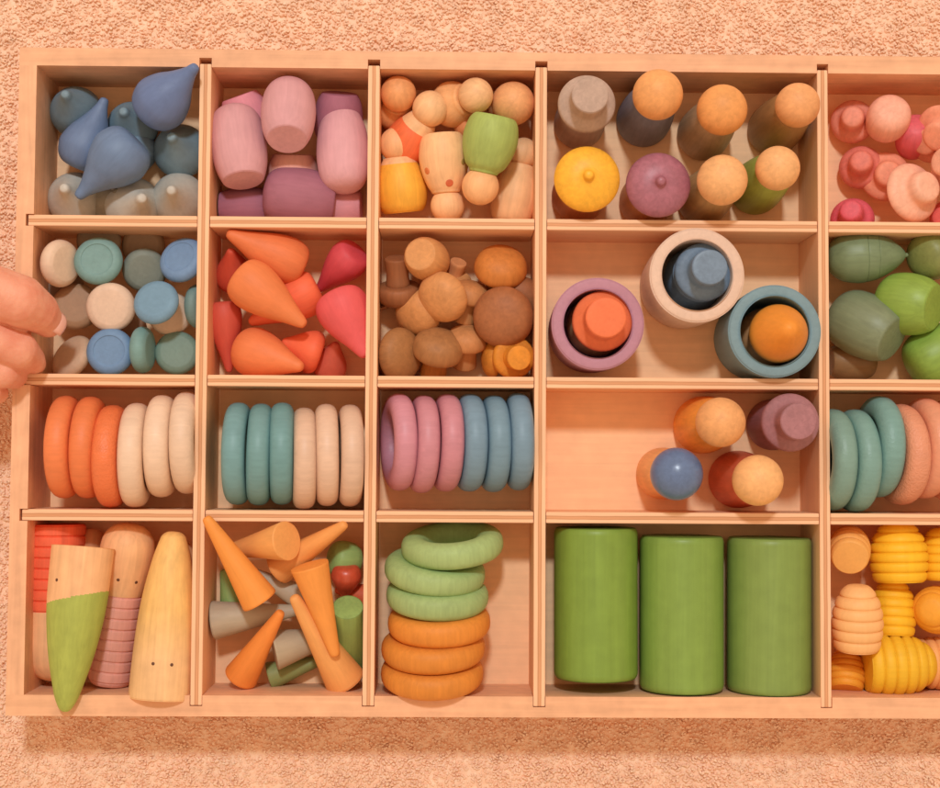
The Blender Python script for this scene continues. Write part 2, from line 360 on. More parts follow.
# ---- peg dolls
def ballprof(r, zc, n=18): return [(r * math.sin(math.pi * i / n), zc - r * math.cos(math.pi * i / n)) for i in range(n + 1)]
def doll(A, B, rb, rt, rh, bm_, hm, label, group, band=None, hat=None, name='peg_doll', dots=None, cat='peg doll'):
    """A base centre, B head centre (points)"""
    L = (B - A).length
    root = bpy.data.objects.new(name, None); C.objects.link(root); orient(root, A, B, rnd.uniform(0, 6)); root.empty_display_size = .01
    tag(root, label, cat, group)
    hb = L - rh * .72
    q = rt / rb
    ctrl = [(0, 0), (.82, 0), (.93, .012), (.99, .06), (1, .14), (1 - (1 - q) * .05, .28), (1 - (1 - q) * .25, .52), (1 - (1 - q) * .62, .78), (q * 1.0, .93), (q * .86, .985), (q * .6, 1), (0, 1)]
    if L < 85 and rh: ctrl = [(0, 0), (.66, 0), (.74, .008), (.82, .045), (.92, .14), (1, .34), (.985, .5), (.9, .68), (.74, .86), (q * .98, .95), (q * .8, 1), (0, 1)]
    if band: body = lathe('body', scalep(ctrl, rb, hb, 8), [bm_, band[1]], root, cut=[(-1, 0), (band[0] * hb, 1)])
    else: body = lathe('body', scalep(ctrl, rb, hb), bm_, root)
    if rh: lathe('head', ballprof(min(rh, 13) if hat else rh, L - (9 if hat else 0)), hm, root)
    if hat:
        kind, m = hat[:2]; hr = hat[2] if len(hat) > 2 else None
        if kind == 'acorn':
            rc = rb * 1.14; z0 = L - rh * .4
            pr = [(0, z0), (rc * .8, z0), (rc * .95, z0 + 1), (rc, z0 + 4), (rc * .97, z0 + 8), (rc * .82, z0 + 13.5), (rc * .55, z0 + 18), (rc * .26, z0 + 20.5), (rc * .17, z0 + 22.5), (rc * .15, z0 + 26), (rc * .1, z0 + 28.6), (0, z0 + 29.5)]
            lathe('cap', spline(pr, 4), m, root)
        elif kind == 'point':
            rc = hr or rb * 1.02; z0 = L - rh * .2
            pr = [(0, z0), (rc * .85, z0), (rc * .97, z0 + 1), (rc, z0 + 5), (rc * .93, z0 + 14), (rc * .7, z0 + 30), (rc * .38, z0 + 47), (rc * .2, z0 + 54), (0, z0 + 57)]
            lathe('cap', spline(pr, 4), m, root)
        elif kind == 'top':
            rc = hr or rb * 1.08; kr = rc * hat_k; z0 = L - rh * .5
            pr = [(0, z0), (rc * .85, z0), (rc * .97, z0 + 1), (rc, z0 + 4), (rc * .97, z0 + 8), (rc * .86, z0 + 10.5), (kr * 1.15, z0 + 13), (kr, z0 + 18), (kr, z0 + 38), (kr * .96, z0 + 40.5), (kr * .86, z0 + 41.5), (0, z0 + 41.5)]
            lathe('cap', spline(pr, 4), m, root)
    if dots:
        for (a, h, dr, cm) in dots:
            vs, fs, _ = lathe_geo([(0, 0), (dr * .6, -.08), (dr, -.5), (dr, -2.5), (0, -2.5)], 16)
            o = link('dot', vs, fs, cm, True, body)
            t = h; rr = rb * (1 - (1 - q) * .5 * h) + .35
            n = Vector((math.cos(a), math.sin(a), .1)); o.rotation_mode = 'QUATERNION'; o.rotation_quaternion = n.to_track_quat('Z', 'Y')
            o.location = Vector((math.cos(a) * rr, math.sin(a) * rr, h * hb)) * S
    return root
hat_k = .6
z = Z(360, 50, .2284); N1 = (252, 178, 118)
g = 'small peg dolls in the third compartment of the top row'
natm = NAT((250, 180, 122)); natd = NAT((238, 156, 92))
doll(z(192, 712, 38), z(160, 415, 50), 27, 17, 18, paint((252, 172, 58), rough=.55), NAT((248, 174, 116)), 'small peg doll with a yellow body lying head up at the lower left', g, band=(.87, natm))
dm = bpy.data.materials
d1 = doll(z(358, 368, 64), z(383, 682, 56), 25.5, 16, 17.5, natm, natm, 'bare wood peg doll with orange dots lying head down in the middle', g)
doll(z(592, 290, 90), z(527, 598, 78), 28, 16, 19, paint((164, 182, 86), rough=.6, grain=.1), NAT((248, 172, 112)), 'small peg doll with an olive green body lying head down on top of the others', g)
doll(z(655, 755, 34), z(712, 455, 36), 24, 17, 17, natm, natm, 'bare wood peg doll lying head up in the lower right corner under the green one', g)
doll(z(165, 470, 34), z(308, 258, 66), 24, 16, 18.5, paint((250, 112, 62), rough=.55), natm, 'small peg doll with a red orange body and bare wood neck under the dotted doll', g, band=(.8, natm))
doll(z(158, 300, 20), z(168, 193, 62), 22, 16, 18.5, natd, NAT((238, 152, 92)), 'small peg doll with an orange brown head in the top left corner', g)
doll(z(365, 255, 42), z(506, 200, 76), 24, 17, 18, NAT((246, 166, 104)), natm, 'bare wood peg doll lying on its side behind the green one, head to the right', g)
doll(z(640, 270, 10), z(670, 235, 62), 21, 18, 22.5, natd, NAT((246, 164, 104)), 'bare wood peg doll with a large head in the top right corner', g)
doll(z(560, 420, 30), z(478, 345, 44), 21, 15, 16, natd, NAT((226, 134, 78)), 'small peg doll almost hidden under the green one, only its orange head showing', g)
# dots of the dotted doll, laid on the upper side of its body
def surf_dots(root, spots, mats):
    body = [c for c in root.children if c.name.startswith('body')][0]
    bpy.context.view_layer.update()
    M = root.matrix_world
    me = body.data; n = len(me.vertices)
    co = np.empty(n * 3); me.vertices.foreach_get('co', co); co = co.reshape(-1, 3)
    no = np.empty(n * 3); me.vertices.foreach_get('normal', no); no = no.reshape(-1, 3)
    Mi = M.inverted(); cl = np.array(Mi @ Vector((0, 0, (H + TOP) * S)))
    for (p, dr), cm in zip(spots, mats):
        t = np.array(Mi @ (p * S)); d = cl - t; d /= np.linalg.norm(d)
        v = co - t; perp = np.linalg.norm(v - (v @ d)[:, None] * d, axis=1)
        score = perp + np.where((no @ d) > .15, 0, 1); i = int(score.argmin())
        # exact point: intersect ray with local tangent plane
        nn = Vector(no[i]); p0 = Vector(co[i]); tt = Vector(t); dd = Vector(d)
        k = (p0 - tt).dot(nn) / dd.dot(nn); q = tt + dd * k
        vs, fs, _ = lathe_geo([(0, .35), (dr * .6, .32), (dr * .93, .2), (dr, -.2), (dr, -2.0), (0, -2.0)], 16)
        o = link('dot' if dr > 2 else 'eye', vs, fs, cm, True, body)
        o.rotation_mode = 'QUATERNION'; o.rotation_quaternion = nn.to_track_quat('Z', 'Y'); o.location = q
surf_dots(d1, [(z(293, 530, 75), 3.6), (z(392, 583, 75), 4), (z(452, 490, 75), 3.2)], [paint((232, 124, 70)), paint((226, 104, 62)), paint((188, 138, 70))])

# ---- row 1, col 4: standing dolls
def stand(p, z0, ztop, *a, **k):
    A = Vector((p.x, p.y, z0)); B = Vector((p.x, p.y, ztop)); return doll(A, B, *a, **k)
z = Z(530, 50, .2340)
g = 'tall peg dolls standing in the wide compartment of the top row'
hat_k = .63
grey = paint((192, 156, 134), rough=.7, grain=.12)
stand(z(246, 222, 108), FL, 104, 27, 22, 20, grey, grey, 'tall greyish peg doll with a flat topped hat standing in the top left corner', g, hat=('top', grey))
stand(z(547, 190, 122), FL, 120, 29, 21, 25, paint((118, 116, 128), rough=.6, grain=.15), NAT((240, 156, 90)), 'tall peg doll with a dark blue body next to the grey hatted one', g)
stand(z(822, 255, 122), FL, 120, 28, 20, 25, paint((196, 148, 106), grain=.14), NAT((242, 154, 84)), 'tall peg doll with a grey brown body and orange ball head at the top right', g)
stand(z(247, 545, 112), FL, 106, 29, 22, 20, NAT((232, 148, 92)), natd, 'tall peg doll under a yellow acorn cap by the left divider', g, hat=('acorn', paint((255, 172, 48), rough=.45, spec=.4)))
stand(z(553, 570, 112), FL, 106, 28.5, 22, 20, NAT((226, 146, 92)), natd, 'tall peg doll under a purple acorn cap between the yellow capped and bare headed ones', g, hat=('acorn', paint((162, 88, 104), rough=.42, grain=.16, spec=.5)))
stand(z(823, 555, 122), FL, 120, 28, 20, 25, paint((198, 146, 92), grain=.14), NAT((248, 172, 108)), 'tall peg doll with an olive brown body right of the purple cap', g)
stand(P(778, 168, 122), FL, 120, 28, 20, 22, paint((170, 166, 70)), NAT((248, 172, 108)), 'tall peg doll with a bright green body standing in the lower right corner', g)
stand(P(798, 105, 122), FL, 120, 28, 20, 22, paint((178, 120, 70)), NAT((238, 156, 96)), 'tall peg doll with a brown body next to the fourth divider', g)

# ---- row 1, col 5 : pink and red pieces
z = Z(840, 60, .2092)
g = 'pink and red pieces in the top right compartment'
RP = (234, 98, 98)
HATP = [(0, 0), (.8, 0), (.95, .03), (1, .12), (.96, .25), (.84, .36), (.66, .44), (.56, .56), (.54, .8), (.46, .95), (.3, .995), (0, 1)]
SAL = (240, 142, 104); PKP = (250, 172, 134)
def ball(c, r, col, label, cat, group, name='wooden_ball', **k):
    o = lathe(name, ballprof(r, 0, 20), paint(col, **k)); o.location = c * S; tag(o, label, cat, group); return o
single('barrel_piece', EGG, z(210, 330, 40), z(250, 230, 82), 21, (246, 164, 130), 'pale pink egg shaped piece at the top of the pink and red pile', 'wooden barrel', g, rough=.6)
single('barrel_piece', EGG, z(340, 430, 28), z(372, 300, 66), 18, RP, 'bright red egg shaped piece between the pale pink ones', 'wooden barrel', g, rough=.5)
for A, B, R, col, lab in [((330, 640, 60), (428, 600, 88), 30, PKP, 'pale pink spinning hat with a raised knob, tilted to the right at the bottom'),
                          ((430, 380, 58), (395, 400, 66), 24, SAL, 'salmon disc on its edge at the right of the pink compartment'),
                          ((500, 340, 72), (455, 375, 82), 28, (246, 150, 112), 'salmon disc leaning on another disc at the right border'),
                          ((550, 500, 80), (480, 480, 92), 26, (250, 166, 128), 'pale salmon hat piece cut by the right border of the photo'),
                          ((215, 560, 32), (235, 540, 56), 25, (240, 140, 102), 'salmon hat piece under the pale pink one with the knob'),
                          ((60, 770, 30), (50, 715, 66), 22, (230, 92, 96), 'pink red hat piece in the lower left corner of the pink compartment'),
                          ((530, 760, 30), (480, 750, 60), 20, (234, 98, 84), 'pink red hat piece in the lower right part of the pink compartment'),
                          ((100, 520, 25), (100, 480, 60), 22, (234, 120, 96), 'coral hat piece standing beside the fourth divider'),
                          ((60, 300, 25), (60, 270, 60), 22, (240, 140, 108), 'salmon hat piece near the top of the pink compartment')]:
    single('hat_piece', HATP, z(*A), z(*B), R, col, lab, 'hat piece', g, rough=.55)

# ---- row 2, col 1: coins
z = Z(0, 210, .2412)
g = 'rounded coin pieces in blue, white and grey'
COIN = [(0, 0), (.62, 0), (.78, .04), (.93, .2), (1, .5), (.93, .8), (.78, .96), (.62, 1), (0, 1)]
COIN2 = [(0, .06), (.60, .06), (.66, .0), (.8, .04), (.93, .2), (1, .5), (.93, .8), (.8, .96), (.66, 1), (.60, .94), (0, .94)]
WH = (240, 198, 162); TQ = (112, 156, 148)
def coin(c, n, R, T, col, lab, groove=False, centre=None):
    n = Vector(n).normalized(); A = c - n * T / 2; B = c + n * T / 2
    m = paint(col, rough=.55, grain=.06)
    o = single('coin_piece', COIN2 if groove else COIN, A, B, R, col, lab, 'wooden coin', g, mk=m)
    return o
for c, n, R, T, col, lab in [
    ((250, 222, 64), (.85, -.1, .5), 23.5, 17, WH, 'cream white coin on its edge in the upper left of the coin compartment'),
    ((408, 212, 62), (0, .12, 1), 24, 15, TQ, 'turquoise green coin lying flat right of the cream coin on edge'),
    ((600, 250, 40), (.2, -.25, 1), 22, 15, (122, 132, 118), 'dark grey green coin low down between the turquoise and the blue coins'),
    ((757, 208, 66), (-.3, .35, .9), 24, 15, (98, 136, 172), 'blue coin tilted in the upper right of the coin compartment'),
    ((315, 400, 40), (.1, .1, 1), 23.5, 15, (178, 126, 88), 'brown grey coin low down beside the hand'),
    ((460, 403, 62), (.1, -.12, 1), 24, 15, (242, 198, 164), 'cream white coin lying flat in the middle'),
    ((648, 384, 80), (-.15, .3, 1), 22.5, 14, (100, 142, 164), 'grey blue coin lying highest, right of the flat white coin'),
    ((705, 430, 48), (.35, -.3, 1), 22, 14, (240, 196, 162), 'white coin peeping out from under the grey blue coin'),
    ((822, 400, 46), (.95, 0, .3), 22, 15, (110, 140, 132), 'dark green coin on edge against the first divider'),
    ((300, 610, 48), (-.5, .45, .7), 24, 15, (206, 158, 122), 'greyish white coin tilted in the lower left corner near the fingers'),
    ((458, 588, 62), (0, .05, 1), 23.5, 15, (98, 138, 174), 'bright blue coin lying flat at the bottom middle'),
    ((592, 580, 62), (1, 0, .12), 23, 17, (108, 152, 144), 'glossy turquoise coin standing on its edge at the bottom'),
    ((735, 592, 46), (.12, .15, 1), 22, 14, (112, 140, 122), 'mossy green coin in the lower right corner of the coin compartment'),
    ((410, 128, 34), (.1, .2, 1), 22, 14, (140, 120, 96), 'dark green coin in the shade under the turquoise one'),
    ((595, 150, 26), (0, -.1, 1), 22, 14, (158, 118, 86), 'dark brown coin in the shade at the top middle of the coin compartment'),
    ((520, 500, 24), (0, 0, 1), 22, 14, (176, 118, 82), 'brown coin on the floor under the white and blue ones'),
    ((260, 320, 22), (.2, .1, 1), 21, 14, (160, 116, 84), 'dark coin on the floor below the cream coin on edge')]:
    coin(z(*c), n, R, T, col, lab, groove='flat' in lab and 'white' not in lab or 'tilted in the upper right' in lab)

# ---- row 2, col 2: red drops
z = Z(190, 215, .2284)
g = 'red and orange teardrop pieces'
for A, B, R, col, lab in [
    ((492, 232, 50), (160, 78, 80), 24, (236, 118, 66), 'orange teardrop at the top with its tip in the upper left corner'),
    ((212, 262, 74), (506, 484, 84), 25, (238, 124, 68), 'orange teardrop lying uppermost across the middle, tip to the lower right'),
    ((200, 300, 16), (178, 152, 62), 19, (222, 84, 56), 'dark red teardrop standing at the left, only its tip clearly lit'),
    ((562, 318, 46), (258, 474, 48), 23, (252, 108, 66), 'bright orange red teardrop passing under the uppermost one'),
    ((640, 350, 66), (770, 622, 84), 26.5, (230, 88, 82), 'raspberry red teardrop leaning on the right divider, tip down'),
    ((730, 158, 58), (560, 330, 26), 20, (224, 78, 80), 'raspberry red teardrop in the upper right corner, base up'),
    ((148, 380, 44), (172, 690, 40), 17, (222, 86, 62), 'red teardrop lying along the left divider'),
    ((228, 585, 42), (494, 668, 78), 25, (240, 122, 68), 'orange teardrop in the lower left, tip pointing right'),
    ((572, 612, 42), (400, 556, 50), 22, (252, 106, 64), 'orange red teardrop at the bottom middle under the lower orange one'),
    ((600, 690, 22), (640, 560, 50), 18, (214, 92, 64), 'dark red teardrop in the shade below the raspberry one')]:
    single('teardrop_piece', DROP2, z(*A), z(*B), R, col, lab, 'teardrop', g, rough=.55, grain=.06, spec=.3)

# ---- row 2, col 3: mushrooms
z = Z(360, 215, .2284)
g = 'brown mushroom pieces in the third compartment of the second row'
def mushroom(A, B, Rc, Rs, col, label, capf=.45, col2=None):
    Rc *= 1.12; L = (B - A).length
    root = bpy.data.objects.new('mushroom_piece', None); C.objects.link(root); orient(root, A, B, rnd.uniform(0, 6)); tag(root, label, 'mushroom', g)
    m = paint(col, rough=.6, grain=.14, sc_=(400, 400, 30)); m2 = paint(col2, rough=.6, grain=.14) if col2 else m
    hc = min(Rc * 1.0, L * .6); zc = L - hc
    lathe('stem', spline([(0, 0), (Rs * .85, 0), (Rs * .97, .8), (Rs, 3), (Rs * .92, zc * .6), (Rs * .95, zc + 2), (0, zc + 2.2)], 5), m2, root)
    lathe('cap', spline([(0, zc), (Rc * .7, zc), (Rc * .92, zc + 1.2), (Rc, zc + hc * .2), (Rc * .985, zc + hc * .42), (Rc * .86, zc + hc * .7), (Rc * .6, zc + hc * .89), (Rc * .28, zc + hc * .98), (0, L)], 5), m, root)
TB = (226, 146, 84); DB = (172, 98, 56); OB = (226, 134, 54); TN = (226, 146, 86)
single('barrel_piece', EGG, z(262, 172, 82), z(325, 215, 36), 20.5, TB, 'tan brown rounded piece with its flat end up at the top left of the mushrooms', 'wooden barrel', g, rough=.6)
for A, B, Rc, Rs, col, lab in [
    ((600, 350, 24), (624, 168, 66), 24.5, 14, (210, 118, 50), 'orange brown mushroom with a fat round cap in the upper right'),
    ((660, 430, 14), (612, 455, 84), 28, 14, DB, 'dark brown mushroom with its big cap facing up on the right'),
    ((690, 350, 12), (706, 385, 58), 22, 11, (162, 92, 52), 'dark brown mushroom behind the big dark cap on the right'),
    ((455, 285, 30), (322, 392, 74), 24, 10, (220, 140, 80), 'light tan mushroom with a thin tilted cap lying uppermost'),
    ((300, 400, 22), (222, 450, 56), 22, 10, (214, 134, 74), 'light tan mushroom low on the left under the tilted one'),
    ((160, 188, 56), (172, 400, 34), 21, 12.5, (164, 94, 54), 'dark brown mushroom upside down at the left, stem up'),
    ((432, 205, 48), (392, 330, 26), 15, 9, (214, 134, 82), 'small tan mushroom stem showing above the tilted cap'),
    ((110, 612, 36), (222, 612, 60), 25, 12, (178, 112, 62), 'brown mushroom in the lower left corner, cap to the right'),
    ((215, 630, 26), (98, 618, 40), 23, 11, OB, 'orange brown mushroom behind the brown cap in the lower left corner'),
    ((318, 700, 30), (355, 520, 62), 24, 14, (180, 112, 62), 'brown mushroom at the bottom with a speckled cap and orange stem'),
    ((455, 660, 24), (472, 495, 50), 19, 13, (208, 128, 72), 'tan mushroom standing at the bottom middle'),
    ((455, 470, 34), (490, 290, 50), 20, 11, (206, 126, 70), 'tan mushroom between the tilted cap and the big dark cap'),
    ((698, 626, 84), (655, 622, 44), 19.5, 12.5, (226, 132, 40), 'bright orange mushroom in the lower right corner, stem end facing up'),
    ((640, 630, 36), (536, 632, 42), 17, 9, (222, 130, 44), 'orange mushroom lying left of the bright orange one'),
    ((100, 360, 24), (120, 400, 20), 15, 9, (176, 102, 60), 'dark brown mushroom low against the left divider')]:
    mushroom(z(*A), z(*B), Rc, Rs, col, lab, col2=(206, 116, 48) if 'speckled' in lab else None)

# ---- row 2, col 4: cups with dolls
z = Z(530, 215, .3191)
def cup(p, R, r, ztop, col, label):
    c = Vector((p.x, p.y, 0)); hh = ztop - FL
    pr = [(0, 0), (R * .86, 0), (R * .93, 1), (R * .95, 4), (R * .985, hh * .5), (R, hh - 6), (R * .985, hh - 2), (R * .95, hh - .3), (r * 1.08, hh), (r * 1.02, hh - .8), (r, hh - 4), (r * .97, 20), (r * .93, 9), (r * .85, 6), (0, 6)]
    o = lathe('wooden_cup', spline(pr, 3), paint(col, rough=.6, grain=.06), seg=64)
    o.location = (c.x * S, c.y * S, FL * S); tag(o, label, 'cup', 'wooden cups holding a peg doll'); return o
RM = 92
p1 = z(212, 342, RM); cup(p1, 46.5, 34.5, RM + 4, (190, 126, 142), 'purple wooden cup, left one of the three')
p2 = z(522, 190, RM + 8); cup(p2, 47.5, 35.5, RM + 12, (236, 192, 162), 'cream white wooden cup set between the purple and the blue one')
p3 = z(765, 365, RM + 6); cup(p3, 46.5, 35, RM + 10, (112, 146, 152), 'grey blue wooden cup beside the fourth divider')
g = 'peg dolls standing in the three cups'
hat_k = .66
om = paint((250, 116, 66), rough=.55)
z0 = FL + 6
stand(z(232, 328, 104), z0, 92, 31.5, 28, 20, NAT((226, 158, 104)), natd, 'peg doll with a red orange flat topped hat in the purple cup', g, hat=('top', paint((250, 118, 68), rough=.6, grain=.06), 30.5))
hat_k = .6
bm2 = paint((100, 128, 150), rough=.45, grain=.12, spec=.5)
stand(z(553, 172, 104), z0, 92, 32.5, 30, 20, bm2, bm2, 'grey blue peg doll with a flat topped hat in the cream cup', g, hat=('top', bm2, 29.5))
stand(z(787, 368, 104), z0, 92, 31.5, 27, 20, NAT((240, 156, 96)), natd, 'peg doll with a pointed orange cap in the grey blue cup', g, hat=('point', paint((248, 144, 50), rough=.5, spec=.4, grain=.06), 29.5))

# ---- row 2, col 5: greens
z = Z(810, 215, .2285)
g = 'green wooden pieces in the second compartment of the right column'
LEM = [(0, 0), (.3, .005), (.62, .05), (.9, .18), (1, .36), (.985, .46), (.955, .475), (.97, .49), (.9, .6), (.86, .612), (.86, .63), (.66, .76), (.42, .87), (.2, .94), (.1, .96), (.07, .985), (0, 1)]
single('acorn_piece', LEM, z(75, 190, 50), z(432, 175, 62), 26, (104, 128, 88), 'dark green acorn lying across the top, tip to the right', 'wooden acorn', g, rough=.45, grain=.12, spec=.45)
for A, B, R, col, lab in [
    ((600, 160, 40), (480, 190, 66), 24, (138, 134, 70), 'olive brown piece at the right border, upper one of the greens'),
    ((545, 405, 82), (305, 375, 42), 30, (130, 166, 58), 'bright green piece with a flat end in the middle'),
    ((362, 545, 74), (110, 420, 30), 31, (108, 124, 90), 'large dark green piece with a flat end at the lower left'),
    ((660, 560, 50), (440, 680, 50), 30, (124, 162, 56), 'bright green piece in the lower right, cut by the photo border'),
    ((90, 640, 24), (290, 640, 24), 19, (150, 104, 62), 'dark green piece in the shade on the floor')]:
    single('barrel_piece', EGG, z(*A), z(*B), R, col, lab, 'wooden barrel', g, rough=.45, grain=.12, spec=.45)

# ---- rings
def ring(c, n, Ro, rm, col, label, group, **kw):
    """rm: half thickness; Ro: outer radius"""
    Ro *= rnd.uniform(.985, 1.012); rm *= rnd.uniform(.96, 1.02); n = Vector(n) + Vector((rnd.uniform(-.02, .02), rnd.uniform(-.025, .025), rnd.uniform(-.02, .02)))
    n = n.normalized(); Rj = Ro - rm * 1.05
    k = 20; pr = [(Rj + rm * 1.05 * math.copysign(abs(math.cos(2 * math.pi * i / k)) ** .85, math.cos(2 * math.pi * i / k)), rm * math.copysign(abs(math.sin(2 * math.pi * i / k)) ** .85, math.sin(2 * math.pi * i / k))) for i in range(k)]
    kw.setdefault('rough', .45); kw.setdefault('grain', .07)
    o = lathe('wooden_ring', pr, paint(col, **kw), seg=72, closed=True)
    o.location = c * S; o.rotation_mode = 'QUATERNION'; o.rotation_quaternion = n.to_track_quat('Z', 'Y') @ Quaternion((0, 0, 1), rnd.uniform(0, 6))
    tag(o, label, 'ring', group); return o
def ringx(zz, x, y, lean, Ro, rm, col, label, group, yaw=0, **kw):
    """ring standing on edge, axis along x. x,y = middle of the part nearest the camera"""
    a = math.radians(lean); zc = FL + Ro * math.cos(a) + rm * .9 * abs(math.sin(a))
    top = zz(x, y, zc + (Ro - rm) * math.cos(a))
    c = top - Vector((math.sin(a), 0, math.cos(a))) * (Ro - rm)
    n = Vector((math.cos(a), math.tan(math.radians(yaw)), -math.sin(a)))
    return ring(c, n, Ro, rm, col, label, group, **kw)
ORD = ['leftmost', 'second', 'third']
z = Z(0, 370, .2234); g = 'six rings standing on edge, orange and white'
for i, (x, y, l, c, lab) in enumerate([(250, 342, 1, (244, 126, 70), 'orange ring on edge nearest the left wall'), (360, 344, 1, (244, 124, 68), 'middle one of the three orange rings on edge'), (468, 385, 2, (246, 120, 66), 'glossy orange ring on edge touching the white rings'),
                                    (578, 380, 2, (244, 200, 164), 'white ring on edge touching the orange rings'), (694, 338, 1, (244, 200, 164), 'middle one of the three white rings beside the orange ones'), (808, 322, 0, (244, 200, 164), 'white ring on edge nearest the first divider')]):
    ringx(z, x, y, l, 52.5, 12.6, c, lab, g, speck=.5 if i in (2,) else .15 if i < 4 else .1, rough=.4 if i == 2 else .5)
z = Z(190, 370, .2030); g = 'six rings standing on edge, teal and white'
for i, (x, y, l, c, lab) in enumerate([(215, 410, 2, (100, 150, 150), 'teal ring on edge nearest the first divider'), (333, 414, 4, (98, 148, 146), 'middle one of the three teal rings beside white ones'), (452, 410, 6, (98, 150, 148), 'teal ring on edge touching the white rings'),
                                    (566, 435, 7, (234, 186, 152), 'white ring on edge touching the teal rings'), (680, 417, 7, (236, 188, 154), 'middle one of the three white rings beside the teal ones'), (798, 420, 7, (236, 188, 154), 'white ring on edge nearest the second divider')]):
    ringx(z, x, y, l, 51.5, 11.8, c, lab, g)
z = Z(360, 370, .2030); g = 'six rings standing on edge, lilac and blue'
for i, (x, y, l, c, lab) in enumerate([(226, 352, 13, (208, 130, 142), 'lilac ring on edge showing its side, nearest the second divider'), (342, 362, 12, (210, 130, 140), 'middle one of the three lilac rings'), (460, 355, 11, (208, 128, 138), 'lilac ring on edge touching the blue rings'),
                                    (570, 355, 9, (108, 144, 162), 'blue ring on edge touching the lilac rings'), (688, 360, 8, (106, 144, 160), 'middle one of the three blue rings'), (804, 350, 5, (110, 146, 164), 'blue ring on edge nearest the third divider')]):
    ringx(z, x, y, l, 49.5, 11.8, c, lab, g)
z = Z(810, 375, .1967); g = 'rings standing on edge in the right column'
for i, (x, y, l, c, lab) in enumerate([(178, 430, 4, (112, 152, 136), 'teal ring on edge touching the fourth divider'), (304, 435, 6, (108, 154, 142), 'glossy teal ring on edge between two other teal rings'), (424, 362, 5, (106, 154, 144), 'teal ring on edge pushed up beside the rough pink one'),
                                    (548, 402, 8, (234, 146, 106), 'rough pinkish ring on edge with a dented surface'), (668, 370, 7, (238, 150, 110), 'pale pinkish ring on edge at the right border'), (790, 380, 6, (238, 150, 110), 'pinkish ring beyond the one at the right border')]):
    ringx(z, x, y, l, 52, 12.4, c, lab, g, speck=.8 if i == 3 else .25, rough=.4)
# stacked rings, row 4 col 3
z = Z(360, 505, .2790); g = 'rings leaning one on another, green and orange'
GR = (158, 184, 110); OR = (230, 132, 48)
for i, (x, y, l, yaw, c, lab) in enumerate([(257, 655, 14, 0, OR, 'lowest orange ring, touching the front rim of the tray'), (262, 560, 13, 2, OR, 'middle one of the three leaning orange rings'), (283, 464, 12, 1, OR, 'orange ring touching the green rings'),
                                         (276, 368, 13, -1, GR, 'green ring touching the orange rings'), (264, 280, 14, -5, GR, 'middle one of the three leaning green rings'), (334, 184, 14, 5, GR, 'uppermost green ring, pushed out to the right')]):
    a = math.radians(l); Ro = 52; rm = 13.2; zc = FL + Ro * math.cos(a) + 4
    top = z(x, y, zc + (Ro - rm) * math.cos(a)); u = Vector((0, -math.sin(a), math.cos(a)))
    u.rotate(Euler((0, 0, math.radians(yaw)))); n = Vector((0, math.cos(a), math.sin(a))); n.rotate(Euler((0, 0, math.radians(yaw))))
    ring(top - u * (Ro - rm), n, Ro, rm, c, lab, g, rough=.6, grain=.1)

# ---- row 3, col 4
z = Z(530, 375, .3191)
g = 'four tall peg dolls standing in the half empty compartment'
hat_k = .62
stand(z(598, 148, 122), FL, 120, 30, 22, 24.5, paint((246, 148, 60), rough=.5), NAT((244, 162, 98)), 'tall peg doll with a yellow orange body and bare wood ball head', g)
stand(z(460, 310, 114), FL, 112, 27, 20, 26, NAT((248, 168, 102)), paint((76, 108, 148), rough=.3, spec=.6, grain=.12), 'tall bare wood peg doll with a glossy dark blue ball head', g)
stand(z(715, 330, 120), FL, 118, 30, 21, 25, paint((210, 92, 58), rough=.5), NAT((248, 172, 106)), 'tall peg doll with a dark red body and bare wood ball head', g)
pm = paint((160, 100, 104), rough=.6, grain=.14)
stand(z(822, 148, 104), FL, 100, 27, 22, 20, pm, pm, 'tall purple brown peg doll with a flat topped hat in the corner', g, hat=('top', pm))

# ---- row 4, col 1 : long figures
z = Z(0, 505, .2792)
g = 'long figures in the lower left compartment'
eye = bpy.data.materials.new('eye_ink'); eye.use_nodes = True; eye.node_tree.nodes['Principled BSDF'].inputs['Base Color'].default_value = (.12, .045, .02, 1)
def ridge(t0, t1, n, r=1.0, d=.05):
    out = []
    for i in range(n):
        a = t0 + (t1 - t0) * i / n; b = t0 + (t1 - t0) * (i + 1) / n; w = b - a
        out += [(r - d, a + w * .02), (r - d * .15, a + w * .12), (r, a + w * .3), (r, a + w * .7), (r - d * .15, a + w * .88), (r - d, a + w * .98)]
    return out
stripeC = [(0, 0), (.9, 0)] + ridge(.005, .55, 8, 1, .06) + [(.98, .56), (.98, .7), (.96, .8), (.86, .89), (.62, .96), (.3, .994), (0, 1)]
so = single('long_figure', stripeC, z(203, 68, 38), z(192, 628, 38), 28.5, None, 'long figure with red orange ridges and a bare rounded head, against the left wall', 'wooden figure', g,
            mk=[paint((252, 106, 66), rough=.6), NAT((252, 178, 122))], cut=[(-1, 0), (.555, 1)])
CAR = [(0, 0), (.93, 0), (.99, .004), (1.0, .02), (.98, .2), (.95, .35), (.85, .52), (.7, .68), (.53, .81), (.38, .91), (.22, .975), (.1, .997), (0, 1)]
ca = single('long_figure', CAR, z(298, 150, 84), z(232, 740, 101), 29.5, None, 'carrot shaped figure with a bare wood face and green pointed end over the front rim', 'wooden figure', g,
            mk=[paint((166, 176, 70), rough=.65, grain=.12), NAT((250, 178, 120))], cut=[(-1, 1), (.30, 0)], n=26)
R3_ = [(0, 0), (.6, .0), (.75, .02)] + ridge(.03, .56, 8, .82, .05) + [(.8, .57), (.86, .62), (.98, .74), (1.0, .84), (.9, .92), (.62, .975), (.3, .996), (0, 1)]
